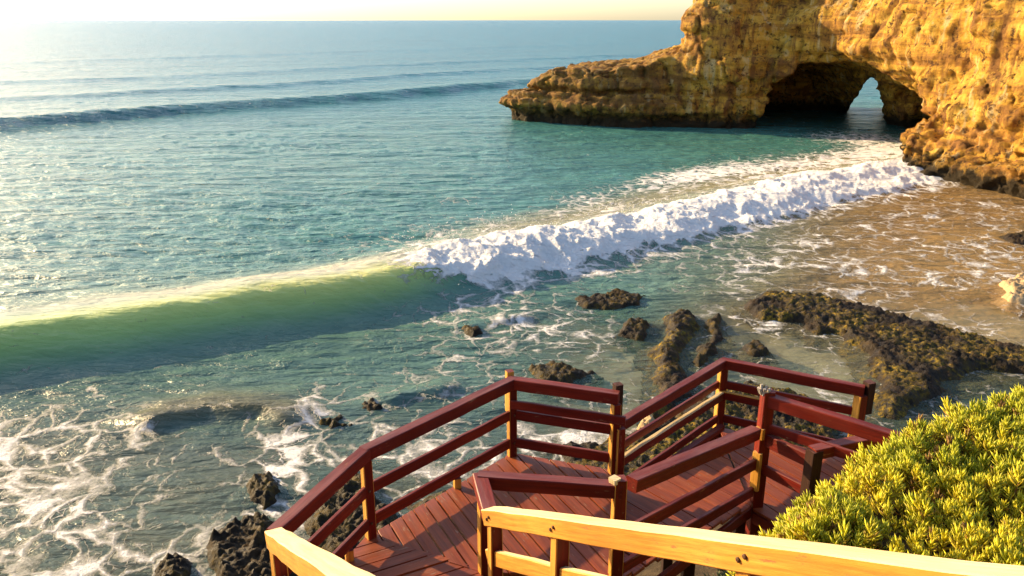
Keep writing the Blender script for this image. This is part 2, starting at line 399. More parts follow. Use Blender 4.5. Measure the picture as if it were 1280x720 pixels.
    gy = np.clip(np.interp(uu, [-200, 0, 300, 450, 600], [.35, .45, .75, 1., 1.]), 0, 1)
    C = mix(C, c(.27, .46, .14), np.clip(facem * (s > -1.2), 0, .85)); C = mix(C, c(.74, .74, .13), np.clip(np.exp(-((s - .35) / .85) ** 2) * (1 - .8 * br) * sstep(1300, 900, uu) * gy, 0, .95))  # backlight through the thin wave face, painted green to yellow
    C = mix(C, c(.72, .62, .42), .85 * gauss(s + 2.2, 2.3) * (1 - .55 * br) * sstep(-200, 450, uu) * sstep(1250, 1000, uu))  # cream sun highlight painted along the back of the crest
    C = mix(C, c(.35, .26, .09), .6 * br * sstep(1, 4, -s) * sstep(9, 5, -s) * sstep(600, 700, uu))
    C = mix(C, c(.20, .14, .045), np.clip(brown * .85, 0, .85))
    bedv = sstep(-.1, .35, fbm2(X * .35, Y * .35, 3, 40)) * sstep(470, 560, V) * .30
    C = mix(C, c(.12, .10, .05), bedv)
    C *= (1 + .22 * fbm2(X * .08, Y * .2, 3, 50))[..., None]
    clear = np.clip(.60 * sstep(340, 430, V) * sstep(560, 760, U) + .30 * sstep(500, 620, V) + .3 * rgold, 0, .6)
    clear *= (1 - np.clip(prof * 2, 0, 1))
    face_ = np.exp(-(np.maximum(s - 2.2, 0) / 1.5) ** 2) * np.exp(-(np.minimum(s, 0) / 2.5) ** 2) * sstep(1250, 1000, uu)
    rip = (.95 + .0 * X) * (1 - .60 * face_ * (1 - .6 * br)) * (1 - .35 * sstep(420, 560, V)); far = .75 * sstep(70, 260, DD)
    nr, nc = X.shape
    Vt = np.stack([X, Y, Z], -1).reshape(-1, 3)
    i = np.arange(nr * nc).reshape(nr, nc)
    Fc = np.stack([i[:-1, :-1], i[:-1, 1:], i[1:, 1:], i[1:, :-1]], -1).reshape(-1, 4)[:, ::-1]
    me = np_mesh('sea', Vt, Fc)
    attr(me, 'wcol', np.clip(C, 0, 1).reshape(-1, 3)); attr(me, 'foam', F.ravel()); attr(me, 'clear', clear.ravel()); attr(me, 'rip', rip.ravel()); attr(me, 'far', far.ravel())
    o = link('sea', me, water_mat()); tag(o, kind='structure')
build_water()

# ------------------------------------------------------------------ ground: sea bed and the slope it rises into
SHX = [-60, -12, -8, -5, -2, 1, 5, 9, 14, 22, 60]; SHY = [4, 6.5, 9.5, 13.5, 15, 15.6, 17, 18.5, 21, 24, 34]
MOUND = [(1.75, 4.3), (2.1, 5.0), (3.2, 6.0), (5.0, 6.9), (9, 8), (13, 3), (9, -1), (4, -1), (2.9, 1.9)]
def poly_sd(x, y, pts):                     # signed distance to a polygon, negative inside
    d = np.full(x.shape, 1e9); ins = np.zeros(x.shape, bool); n = len(pts)
    for i in range(n):
        ax, ay = pts[i]; bx, by = pts[(i + 1) % n]; dx, dy = bx - ax, by - ay
        k = np.clip(((x - ax) * dx + (y - ay) * dy) / (dx * dx + dy * dy), 0, 1)
        d = np.minimum(d, np.hypot(x - ax - k * dx, y - ay - k * dy))
        c = ((ay > y) != (by > y)) & (x < (bx - ax) * (y - ay) / (by - ay + 1e-12) + ax); ins ^= c
    return np.where(ins, -d, d)
def mound(X, Y):
    sd = poly_sd(X, Y, MOUND) + .18 * fbm2(X * 1.3, Y * 1.3, 3, 70)
    return 8.70 + .16 * fbm2(X * .8, Y * .8, 3, 71) + .10 * (X - 4) * .3 - 2.6 * sstep(-.25, 1.2, sd) - 8 * sstep(.7, 2.4, sd)
def hill(X, Y):
    ys = np.interp(X, SHX, SHY)
    z = (ys - Y) * .50
    z = np.where(z > 0, z + .02 * z * z * .0, z * .55)
    z = np.minimum(z, 9.6 + .15 * np.maximum(0, -Y))
    z = np.maximum(z, -.45 - .06 * np.maximum(Y - 32, 0))
    near = (X > 0) & (X < 16) & (Y < 12); z = np.where(near & (mound(X, Y) > -5), np.maximum(z, mound(X, Y) - .12), z)
    return z
def build_ground():
    xs = np.concatenate([np.linspace(-120, -20, 20)[:-1], np.linspace(-20, 35, 276), np.linspace(35, 140, 22)[1:]])
    ys = np.concatenate([np.linspace(-40, -4, 14)[:-1], np.linspace(-4, 42, 231), np.linspace(42, 150, 22)[1:], [4000, 30000]])
    X, Y = np.meshgrid(xs, ys, indexing='xy')
    Z = hill(X, Y)
    land = sstep(-1, .5, Z)
    Z = Z + land * (.35 * fbm2(X * .5, Y * .5, 4, 60)) + (1 - land) * .12 * fbm2(X * .3, Y * .3, 3, 62)
    Z = np.where(Y > 149, -14, np.maximum(Z, -14))
    nr, nc = X.shape; i = np.arange(nr * nc).reshape(nr, nc)
    Fc = np.stack([i[:-1, :-1], i[:-1, 1:], i[1:, 1:], i[1:, :-1]], -1).reshape(-1, 4)
    me = np_mesh('ground', np.stack([X, Y, Z], -1).reshape(-1, 3), Fc)
    me.materials.append(M_SAND); me.materials.append(M_EARTH)
    zc = Z[:-1, :-1]; me.polygons.foreach_set('material_index', (zc > -.1).astype(np.int32).ravel())
    tag(link('ground', me), kind='structure')
build_ground()

# ------------------------------------------------------------------ limestone headland (surface nets over a density field)
def surface_nets(f, org, h):
    nx, ny, nz = f.shape; ins = f < 0
    cnt = np.zeros((nx - 1, ny - 1, nz - 1), np.float32); acc = np.zeros((nx - 1, ny - 1, nz - 1, 3), np.float32)
    cor = [(i, j, k) for i in (0, 1) for j in (0, 1) for k in (0, 1)]
    sl_ = lambda A, c: A[c[0]:nx - 1 + c[0], c[1]:ny - 1 + c[1], c[2]:nz - 1 + c[2]]
    for a in cor:
        for ax in range(3):
            if a[ax]: continue
            b = list(a); b[ax] = 1
            fa, fb_ = sl_(f, a), sl_(f, b); cr = (fa < 0) != (fb_ < 0)
            idx = np.nonzero(cr); va = fa[idx]; vb = fb_[idx]; t = va / (va - vb)
            cnt[idx] += 1
            p = np.tile(np.array(a, np.float32), (len(t), 1)); p[:, ax] = t
            acc[idx] += p
    act = cnt > 0; idm = np.full(cnt.shape, -1, np.int64); idm[act] = np.arange(act.sum())
    P = acc[act] / cnt[act][:, None] + np.stack(np.nonzero(act), -1); P = P * h + org
    Q = []
    for ax in range(3):
        s0 = [slice(None)] * 3; s1 = [slice(None)] * 3; s0[ax] = slice(0, -1); s1[ax] = slice(1, None)
        A = ins[tuple(s0)]; B = ins[tuple(s1)]
        e = np.stack(np.nonzero(A != B), -1)
        o1, o2 = [(1, 2), (2, 0), (0, 1)][ax]
        lim = np.array(cnt.shape)
        ok = (e[:, o1] > 0) & (e[:, o2] > 0) & (e[:, o1] < lim[o1]) & (e[:, o2] < lim[o2]) & (e[:, ax] < lim[ax])
        e = e[ok]; c4 = []
        for d1, d2 in ((-1, -1), (0, -1), (0, 0), (-1, 0)):
            q = e.copy(); q[:, o1] += d1; q[:, o2] += d2; c4.append(idm[q[:, 0], q[:, 1], q[:, 2]])
        q = np.stack(c4, -1); fl = ~A[e[:, 0], e[:, 1], e[:, 2]]
        q[fl] = q[fl][:, ::-1]; Q.append(q)
    return P, np.concatenate(Q)
def poly_sd(x, y, pts):                     # signed distance to a polygon, negative inside
    d = np.full(x.shape, 1e9); ins = np.zeros(x.shape, bool); n = len(pts)
    for i in range(n):
        ax, ay = pts[i]; bx, by = pts[(i + 1) % n]; dx, dy = bx - ax, by - ay
        k = np.clip(((x - ax) * dx + (y - ay) * dy) / (dx * dx + dy * dy), 0, 1)
        d = np.minimum(d, np.hypot(x - ax - k * dx, y - ay - k * dy))
        c = ((ay > y) != (by > y)) & (x < (bx - ax) * (y - ay) / (by - ay + 1e-12) + ax); ins ^= c
    return np.where(ins, -d, d)
def smin(a, b, k):
    h_ = np.clip(.5 + .5 * (b - a) / k, 0, 1); return b * (1 - h_) + a * h_ - k * h_ * (1 - h_)
def smax(a, b, k): return -smin(-a, -b, k)
def build_cliff():
    h = .30; x0, x1, y0, y1, z0, z1 = -5, 74, 40, 124, -2.2, 22
    xs = np.arange(x0, x1, h); ys = np.arange(y0, y1, h); zs = np.arange(z0, z1, h)
    x2, y2 = np.meshgrid(xs, ys, indexing='ij')
    n1 = noise2(x2 * .18, y2 * .18, 1) * 1.0
    body2 = poly_sd(x2 + n1, y2 + n1, [(19.5, 97.5), (25, 94.3), (33, 93), (72, 93), (72, 120), (27, 120), (21, 108)])
    reef2 = poly_sd(x2 + .9 * n1, y2 + .9 * n1, [(-.8, 104), (2, 100.5), (8, 97), (15, 95.3), (27, 95), (28, 113), (8, 112), (1, 109)])
    Z = zs[None, None, :]; X = x2[:, :, None] + 0 * Z; Y = y2[:, :, None] + 0 * Z; ZZ = Z + 0 * X
    # domain noise: coarse chunks, strata ledges
    led = np.interp(zs, [-3, 0, .9, 1.6, 2.2, 3.1, 3.5, 5.2, 5.7, 7.6, 8.3, 10.6, 11.2, 13.2, 13.8, 17, 22],
                    [-.2, .6, .9, .1, -.35, -.1, .45, .1, -.3, 0, .5, .1, -.35, .1, .5, 0, .6])[None, None, :]
    big = fbm(X * .13, Y * .13, ZZ * .16, 3) * 2.4
    mid = fbm(X * .5, Y * .5, ZZ * .75, 3) * 1.0
    body = body2[:, :, None] + led * 1.3 + .28 * np.maximum(ZZ - 8, 0) - .10 * np.maximum(9 - ZZ, 0) * 0
    body = smax(body, ZZ - 19.5, 2)
    reef_top = np.interp(xs, [-3, 0, 3, 5, 14, 18, 22, 30], [1.5, 3.3, 5.2, 6.2, 6.7, 7.6, 9, 10])[:, None, None]
    led2 = .9 * np.interp(zs, [-3, 0, .9, 1.5, 1.9, 2.6, 2.9, 3.9, 4.2, 5.2, 5.5, 6.5, 9], [0, .6, 1.0, .3, -.5, -.4, .6, .4, -.5, -.3, .7, .3, 0])[None, None, :]
    lower = smax(reef2[:, :, None] + led2, ZZ - 3.6, .6)
    upper = smax(reef2[:, :, None] + 2.0 + led2, ZZ - reef_top, .8)
    reef = smin(lower, upper, .5)
    yr = [40, 50, 58, 66, 75, 84, 91, 100, 125]
    w0 = np.interp(ys, yr, [43, 40.5, 37.6, 35.4, 39.5, 44.8, 49, 51, 54]); w1 = np.interp(ys, yr, [44, 42, 39.8, 37.8, 37.2, 35.5, 33.0, 30, 29])
    k = sstep(2.5, 9.5, zs)[None, :]; XW = w0[:, None] * (1 - k) + w1[:, None] * k + .28 * np.maximum(zs - 9, 0)[None, :]
    wall = (XW[None] - X) * .85 + led * .8 + 1.3 * noise3(X * .0 + 3, Y * .22, ZZ * .12)
    wall = smax(wall, ZZ - 20.5, 2); wall = smax(wall, 44 + .35 * (X - 38) - Y, 1.5); wall = smax(wall, X - 73, .5)
    f = smin(body, wall, 2.5); f = smin(f, reef, 1.2)
    # boulder skirt at the foot of the near wall
    sk = smax((XW[None] - 2.2 - X) * .8, ZZ - 2.6 - .3 * (X - 38), .8); sk = smax(sk, Y - 76, 1.5); sk = smax(sk, 47 - Y, 1.5); 
    f = smin(f, sk, .8)
    rough = sstep(7, 3, ZZ) * sstep(88, 78, Y)
    rf_ = sstep(24, 18, X) * sstep(88, 92, Y) * sstep(9, 7, ZZ); f = f + big * (.75 - .35 * rf_) + mid * (.8 + .7 * rough - .45 * rf_ - .35 * sstep(5, 8, ZZ) * (1 - rf_))
    f += rough * .5 * np.abs(fbm(X * .9, Y * .9, ZZ * 1.1, 2)) * 1.5 - .1 * rough
    # sea cave: wide chamber, then a narrow slot out to sea
    nn = fbm(X * .3, Y * .3, ZZ * .4, 2) * .9
    roof = np.interp(xs, [26, 28.8, 30.2, 32, 34.5, 38, 40.5, 42.5, 44.5, 46.5], [-3, .5, 5.0, 7.0, 7.9, 7.9, 6.6, 4.6, 2.4, -1])[:, None, None]
    shr = np.clip((Y - 98) / 16, 0, 1)
    cave = smax((ZZ - roof + 2.2 * shr) * .75, np.maximum(Y - 114, 84 - Y), 1.0)
    yy = Y
    ztop = 12 - .0615 * yy; cx = .4360 * yy; hw = .0262 * yy * np.clip(1 - np.maximum(ZZ, 0) / ztop, 0, 1) ** .6 - .8 * (ZZ > ztop)
    tun = np.abs(X - cx) - hw + .25 * (ZZ < 0) * 0
    tun = smax(tun, 86 - Y, 1.0) 
    hole = np.minimum(cave + nn * .6, tun + nn * .12 )
    f = smax(f, -hole, .5)
    f = np.maximum(f, np.maximum(np.maximum(x0 + h - X, X - (x1 - 2 * h)), np.maximum(y0 + h - Y, Y - (y1 - 2 * h))))
    f = np.maximum(f, np.maximum(z0 + h - ZZ, ZZ - (z1 - 2 * h)))
    f = f.astype(np.float32)
    P, Q = surface_nets(f, np.array([x0, y0, z0]), h)
    # fine relief
    me = np_mesh('headland', P, Q)
    nrm = np.empty(len(P) * 3, np.float32); me.vertices.foreach_get('normal', nrm); nrm = nrm.reshape(-1, 3)
    px, py, pz = P[:, 0].copy(), P[:, 1].copy(), P[:, 2].copy()
    vis = sstep(.0, .3, 1 + 0 * px)
    up_ = sstep(4, 8, pz) * .55; d = (1 - up_) * .36 * fbm(px * 1.0, py * 1.0, pz * 1.2, 3, .65) + .25 * np.abs(noise3(px * .9, py * .9, pz * .25)) - .35 * (1 - up_) * sstep(.15, .5, noise3(px * .8, py * .8, pz * .9)) 
    ter = pz / 1.25 + .55 * noise3(px * .07, py * .07, pz * .1) + .22 * noise3(px * .5, py * .5, pz * .2); fr_ = ter - np.floor(ter)
    step = np.where(fr_ < .72, fr_ / .72, (1 - fr_) / .28) ** 1.3
    mk = sstep(-.25, .35, noise3(px * .12 + 9, py * .12, pz * .15)) * (1 - .5 * sstep(4, 8, pz) * (py < 92)) * np.clip(1.2 - np.abs(nrm[:, 2]) * 1.2, 0, 1)
    d += (step - .5) * .55 * mk
    crk = np.abs(noise3(px * .35 + 4, py * .35, pz * .12)); d -= .55 * np.exp(-(crk / .035) ** 2)
    P2 = P + nrm * d[:, None]
    me.vertices.foreach_set('co', P2.astype(np.float32).ravel()); me.update()
    o = link('headland', me, M_CLIFF)
    tag(o, 'golden limestone headland with dark sea cave and flat reef spur', 'cliff')
build_cliff()

# ------------------------------------------------------------------ rocks by the shore
def rock(name, px, H, mat, label, cat='rock', lump=.9, res=.09, edge=.9, seed=0, group=None, base=-.32, gold=0):
    P = np.array([at(u, v, .1)[:2] for u, v in px])
    x0, y0 = P.min(0) - .8; x1, y1 = P.max(0) + .8
    xs = np.arange(x0, x1, res); ys = np.arange(y0, y1, res); X, Y = np.meshgrid(xs, ys, indexing='xy')
    sd = poly_sd(X, Y, P) + .9 * edge * fbm2(X / edge * .5, Y / edge * .5, 3, 80 + seed)
    m = sstep(.25, -edge * .7, sd)
    n = fbm2(X * lump, Y * lump, 4, 90 + seed); r = 1 - np.abs(noise2(X * lump * 2.1, Y * lump * 2.1, 95 + seed)) * 2
    f = np.abs(fbm2(X * 4.2, Y * 4.2, 3, 97 + seed))
    Z = base + m * (-base + .10 + H * .36 * (.30 + .38 * n + .20 * r)) + m * (.34 * f + .16 * np.abs(fbm2(X * 1.9, Y * 1.9, 3, 99 + seed)))
    nr, nc = X.shape; i = np.arange(nr * nc).reshape(nr, nc)
    Fc = np.stack([i[:-1, :-1], i[:-1, 1:], i[1:, 1:], i[1:, :-1]], -1).reshape(-1, 4)
    keep = (m.ravel()[Fc] > .0).any(1); Fc = Fc[keep]
    used = np.unique(Fc); mp = np.full(nr * nc, -1); mp[used] = np.arange(len(used))
    V = np.stack([X, Y, Z], -1).reshape(-1, 3)[used]; org = np.array([V[:, 0].mean(), V[:, 1].mean(), 0])
    # skirt reaches the bed so the rock has a body
    me = np_mesh(name, V - org, mp[Fc]); o = link(name, me, mat); o.location = org
    return tag(o, label, cat, group)
rock('mossy_reef', [(918, 378), (960, 363), (1030, 370), (1090, 386), (1160, 402), (1230, 420), (1300, 440), (1310, 470), (1240, 462), (1190, 478), (1180, 500), (1130, 530), (1090, 520), (1078, 492), (1092, 465), (1075, 440), (1050, 418), (1000, 402), (950, 398)],
     .75, M_MOSS, 'long reef of brown and golden mossy rock curving through the right shallows', 'reef', seed=1)
rock('mossy_reef', [(822, 392), (850, 384), (872, 392), (868, 425), (852, 452), (862, 470), (850, 505), (815, 535), (800, 520), (826, 480), (806, 440), (822, 420)],
     .7, M_MOSS, 'upright golden brown reef rock behind the middle red railing', 'reef', seed=2)
rock('mossy_reef', [(880, 400), (900, 392), (908, 415), (892, 440), (872, 462), (866, 445), (884, 425)], .55, M_ROCK, 'narrow curved dark rock fin beside the upright golden brown reef', 'reef', seed=3, edge=.5)
rock('sea_rock', [(716, 372), (765, 360), (812, 366), (806, 382), (760, 388), (722, 384)], .0, M_ROCK, 'low dark rock awash just in front of the broken wave', seed=4, edge=.8)
rock('sea_rock', [(772, 400), (802, 394), (822, 408), (806, 424), (776, 416)], .35, M_ROCK, 'small round dark rock left of the upright golden brown reef', seed=5, edge=.6)
rock('sea_rock', [(918, 428), (948, 424), (966, 440), (940, 446)], .18, M_ROCK, 'small flat dark rock in the pale sandy pool', seed=6, edge=.5)
rock('sea_rock', [(1000, 405), (1030, 398), (1050, 414), (1020, 420)], .15, M_ROCK, 'flat rock inside the hook of the long mossy reef', seed=7, edge=.5)
rock('sea_rock', [(655, 455), (700, 452), (745, 462), (720, 480), (670, 478)], .0, M_ROCK, 'dark submerged rock behind the far corner of the landing railing', seed=8, edge=.6)
rock('sea_rock', [(448, 500), (470, 494), (486, 508), (462, 518)], -.5, M_ROCK, 'small dark rock beside the golden curl of foam', seed=9, edge=.35, res=.06)
rock('sea_rock', [(395, 522), (425, 516), (440, 528), (410, 538)], -.5, M_ROCK, 'little dark rock left of the golden curl of foam', seed=10, edge=.35, res=.06)
rock('shore_boulder', [(312, 600), (335, 590), (352, 602), (350, 628), (325, 640), (310, 622)], .30, M_ROCK, 'brown boulder in white foam above the shore rocks', seed=11, edge=.4, res=.05)
rock('shore_boulder', [(255, 690), (285, 655), (325, 642), (352, 655), (372, 700), (380, 760), (262, 770)], .85, M_ROCK, 'big jagged dark shore rock left of the pale handrail', seed=12, edge=.6, res=.05, lump=1.0)
rock('shore_boulder', [(196, 700), (222, 690), (240, 702), (232, 730), (200, 730)], .3, M_ROCK, 'small black rock at the bottom edge left of the big jagged rock', seed=13, edge=.35, res=.05)
rock('shore_boulder', [(378, 640), (400, 600), (440, 585), (470, 600), (500, 660), (470, 720), (390, 720)], .8, M_ROCK, 'dark rocks seen between the rails of the left railing', seed=14, edge=.6, res=.05, lump=1.0)
rock('shore_boulder', [(480, 660), (520, 620), (580, 600), (640, 585), (700, 590), (700, 640), (560, 700)], .55, M_ROCK, 'dark wet rocks just beyond the edge of the landing', seed=15, edge=.6, res=.06, lump=1.0)
rock('mossy_reef', [(700, 560), (760, 552), (800, 532), (870, 500), (930, 478), (990, 490), (1060, 520), (1060, 580), (900, 640), (740, 640)], .9, M_MOSS, 'rough golden brown rocks under the middle boardwalk', 'reef', seed=16, edge=.7, res=.07, lump=.9)
rock('shore_boulder', [(796, 540), (806, 526), (820, 528), (824, 546), (808, 554)], 1.5, M_TAN, 'pale sunlit boulder showing between the rails of the middle boardwalk', seed=17, edge=.3, res=.05, lump=1.2)
rock('shore_boulder', [(1242, 352), (1270, 344), (1330, 344), (1330, 378), (1260, 376)], .6, M_TAN, 'pale tan boulder at the right edge of the shallows', seed=18, edge=.6, res=.08)
rock('sea_rock', [(1248, 294), (1285, 290), (1330, 294), (1330, 306), (1262, 304)], .3, M_ROCK, 'low dark rock at the right edge below the headland', seed=19, edge=.8)
rock('sea_rock', [(575, 410), (600, 405), (612, 414), (590, 420)], .1, M_ROCK, 'barely awash rock in foam lace below the broken wave', seed=20, edge=.5)

# ------------------------------------------------------------------ wooden walk
ZA = 6.9; ZB = 6.5
P0 = (-2.0, 5.74); P1 = (-1.47, 7.08); P2 = (0.0, 8.72); P3 = (1.2, 8.33)
Q0a = (-.30, 6.58); Q0b = (-.20, 6.05); Q1 = (1.0, 6.46); Q2 = (2.85, 8.25); CC = (2.94, 10.2); DD_ = (4.5, 9.34)
EE = (3.28, 7.73); E2 = tuple(at(1100, 545, CAMZ - 4.45)[:2]); T2 = (4.25, 7.15)
HS = 28.6; HD = R(-26)
fwd = Vector((math.sin(HD), math.cos(HD), 0)); back = -fwd; perp = Vector((math.cos(HD), -math.sin(HD), 0))
def clip_poly(poly, n, c, keep_le=True):    # Sutherland-Hodgman against n.p <= c
    out = []
    for i in range(len(poly)):
        a, b = poly[i], poly[(i + 1) % len(poly)]
        da = n[0] * a[0] + n[1] * a[1] - c; db = n[0] * b[0] + n[1] * b[1] - c
        if not keep_le: da, db = -da, -db
        if da <= 0: out.append(a)
        if (da < 0) != (db < 0) and abs(da - db) > 1e-9:
            t = da / (da - db); out.append((a[0] + t * (b[0] - a[0]), a[1] + t * (b[1] - a[1])))
    return out
def boards(mb, poly, azd, wd, gap, ztop, th=.035, zfun=None):
    a = R(azd); n = (math.cos(a), -math.sin(a))
    vals = [n[0] * p[0] + n[1] * p[1] for p in poly]; lo, hi = min(vals), max(vals); k = 0
    x = lo + .003
    while x < hi:
        g = gap * random.uniform(.7, 1.5)
        q = clip_poly(poly, n, x, False)
        q = clip_poly(q, n, min(x + wd - g, hi), True) if len(q) > 2 else []
        x += wd; k += 1
        if len(q) < 3: continue
        z = (zfun(k) if zfun else ztop) + random.uniform(-.004, .004)
        cx = sum(p[0] for p in q) / len(q); cy = sum(p[1] for p in q) / len(q)
        q2 = [(cx + (p[0] - cx) * .995, cy + (p[1] - cy) * .997) for p in q]; m = len(q)
        inset = []
        for p in q: 
            dx, dy = p[0] - cx, p[1] - cy; L = math.hypot(dx, dy); inset.append((p[0] - dx / L * .006, p[1] - dy / L * .006))
        tl = random.uniform(-.003, .003)
        vs = [(p[0], p[1], z - th) for p in q] + [(p[0], p[1], z - .005) for p in q] + [(p[0], p[1], z + tl) for p in inset]
        fs = [tuple(range(m - 1, -1, -1)), tuple(range(2 * m, 3 * m))]
        for i in range(m):
            j = (i + 1) % m; fs.append((i, j, m + j, m + i)); fs.append((m + i, m + j, 2 * m + j, 2 * m + i))
        n0 = len(mb.v); mb.add(vs, fs); ro = random.uniform(0, 90); ca, sa = math.sin(a), math.cos(a)
        for i, p_ in enumerate(vs): mb.c[n0 + i] = (p_[0] * ca + p_[1] * sa + ro, p_[0] * sa - p_[1] * ca + ro, p_[2])
def grow(poly, d):
    cx = sum(p[0] for p in poly) / len(poly); cy = sum(p[1] for p in poly) / len(poly); o = []
    for p in poly:
        dx, dy = p[0] - cx, p[1] - cy; L = math.hypot(dx, dy); o.append((p[0] + dx / L * d, p[1] + dy / L * d))
    return o
def ccw(p):
    a = sum(p[i][0] * p[(i + 1) % len(p)][1] - p[(i + 1) % len(p)][0] * p[i][1] for i in range(len(p)))
    return p if a > 0 else p[::-1]
def gz(x, y): return float(hill(np.array([x]), np.array([y]))[0])

def part(name, mat, root, build):
    mb = MB(); build(mb); return mb.build(name, mat, root, org=tuple(root.location))
def frame_part(root, poly, z):              # fascia timbers below the boards
    for i in range(len(poly)):
        a, b = poly[i], poly[(i + 1) % len(poly)]
        if math.hypot(a[0] - b[0], a[1] - b[1]) < .3: continue
        part('edge_beam', M_RED, root, lambda mb: mb.beam((*a, z - .035 - .08), (*b, z - .035 - .08), .05, .15))
# landing A
land = empty('landing_deck', (-.3, 7.3, ZA), 'many sided red plank landing at the foot of the pale handrails', 'deck')
pA1 = ccw(grow([P1, P2, P3, Q1, Q0a], .06)); pA2 = ccw([(P1[0] - .05, P1[1] + .02), Q0a, Q0b, (-.16, 5.7), (-1.9, 5.35), (-2.06, 5.74)])
part('floor_boards', M_DECK, land, lambda mb: (boards(mb, pA1, -27, .155, .017, ZA), boards(mb, pA2, 63, .155, .017, ZA)))
frame_part(land, [P0, P1, P2, P3], ZA)
frame_part(land, [Q0b, Q0a, Q1], ZA)
def posts_under(root, pts, z):
    for x, y in pts:
        g = min(gz(x, y), z - .3) - .5
        part('support_post', M_DARKW, root, lambda mb: mb.beam((x, y, g), (x, y, z - .20), .13, .13, side=(1, 0, 0), up=(0, 1, 0)))
posts_under(land, [(-1.7, 6.4), (-.7, 7.8), (.6, 8.4), (.3, 6.9), (-.9, 6.3)], ZA)
# boardwalk B: pairs of boards stepping gently down
bw = empty('stepped_boardwalk', (2.0, 8.3, 6.7), 'narrow boardwalk of red planks stepping down between two low railings', 'boardwalk')
Bpoly = ccw([(P3[0], P3[1] + .05), (CC[0], CC[1] + .05), (Q2[0], Q2[1] - .06), (Q1[0] + .05, Q1[1])])
part('floor_boards', M_DECK, bw, lambda mb: boards(mb, Bpoly, -40, .205, .014, 0, zfun=lambda k: ZA - .05 - .03 * (k) if False else ZA - .05 - .055 * (k // 2) * .9))
frame_part(bw, [P3, CC], ZB + .02); frame_part(bw, [Q1, Q2], ZB + .02)
posts_under(bw, [(2.0, 7.6), (2.1, 9.1), (2.9, 8.7)], ZB)
pc = empty('lower_platform', (3.6, 9.0, ZB), 'small red plank platform where the stepped boardwalk ends beside the bush', 'deck')
Cpoly = ccw([(CC[0] + .02, CC[1] + .05), (DD_[0] + .05, DD_[1]), (4.7, 8.4), (EE[0] + .5, EE[1] - .1), (EE[0], EE[1] - .06), (Q2[0] + .03, Q2[1] - .05)])
part('floor_boards', M_DECK, pc, lambda mb: boards(mb, Cpoly, -30, .2, .014, ZB - .03))
frame_part(pc, [CC, DD_], ZB - .03); frame_part(pc, [EE, (Q2[0] + .05, Q2[1] - .03)], ZB - .04)
posts_under(pc, [(3.7, 9.5), (4.3, 9.0), (3.5, 8.1)], ZB)

POST_UP = Vector((math.sin(R(140)), math.cos(R(140)), 0)); POST_SIDE = Vector((math.sin(R(-130)), math.cos(R(-130)), 0))
M_POST = [M_RED, M_SUNLIT]  # side faces carry painted yellow sunlight
def post(root, x, y, z0, z1, s=.10, name='post', mat=None, label=None, both=False, azs=-112):
    sv = Vector((math.sin(R(azs)), math.cos(R(azs)), 0))
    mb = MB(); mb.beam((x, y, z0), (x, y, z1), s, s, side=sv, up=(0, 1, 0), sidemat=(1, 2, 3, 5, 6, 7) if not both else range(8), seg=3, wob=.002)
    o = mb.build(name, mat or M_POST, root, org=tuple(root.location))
    if label: o['label'] = label
    return o
def rail(root, name, a, b, za, zb, wd=.05, ht=.115, mat=None, off=0, label=None, ext=0.0, sidemat=None):
    d = Vector((b[0] - a[0], b[1] - a[1], 0)); L = d.length; d.normalize(); nrm_ = Vector((d.y, -d.x, 0))
    a3 = Vector((a[0], a[1], za)) - d * ext + nrm_ * off; b3 = Vector((b[0], b[1], zb)) + d * ext + nrm_ * off
    mb = MB(); mb.beam(a3 - Vector((0, 0, ht / 2)), b3 - Vector((0, 0, ht / 2)), wd, ht, sidemat=sidemat)
    o = mb.build(name, mat or M_RED, root, org=tuple(root.location))
    if label: o['label'] = label
    return o
T = CAMZ - 4.05
def railing(label, pts, zt, name='railing'):
    c = pts[0]; return empty(name, (c[0], c[1], zt), label, 'railing', 'red railings round the landing and boardwalk')
# outer railing of the landing
ra = railing('red three bar railing wrapping the seaward side of the landing', [P1], ZA)
segs = [(P0, P1), (P1, P2), (P2, P3)]
for i, (a, b) in enumerate(segs):
    rail(ra, 'top_rail', a, b, T, T, .125, .14, ext=.03)
    rail(ra, 'middle_rail', a, b, T - .42, T - .42, .045, .13)
    rail(ra, 'bottom_rail', a, b, T - .80, T - .80, .045, .13)
    L = math.hypot(a[0] - b[0], a[1] - b[1])
rail(ra, 'middle_rail', P2, (P3[0] + .12, P3[1] - .04), T - .27, T - .27, .045, .115, off=.05, label='upper middle bar running past its post')
for k, (x, y) in enumerate((P0, P1, P2, P3)):
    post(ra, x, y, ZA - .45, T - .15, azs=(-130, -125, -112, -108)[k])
for f in (.57,):
    x = P1[0] + (P2[0] - P1[0]) * f; y = P1[1] + (P2[1] - P1[1]) * f; post(ra, x, y, ZA - .1, T - .93, .08, 'rail_block', both=True)
x = P0[0] + (P1[0] - P0[0]) * .72; y = P0[1] + (P1[1] - P0[1]) * .72; post(ra, x, y, ZA - .1, T - .93, .08, 'rail_block', both=True)
post(ra, P2[0] - .03, P2[1] + .12, T - .5, T + .035, .09, 'post_top', both=True)
post(ra, P3[0] + .03, P3[1] + .11, T - .5, T + .05, .10, 'post_top', M_DARKW)
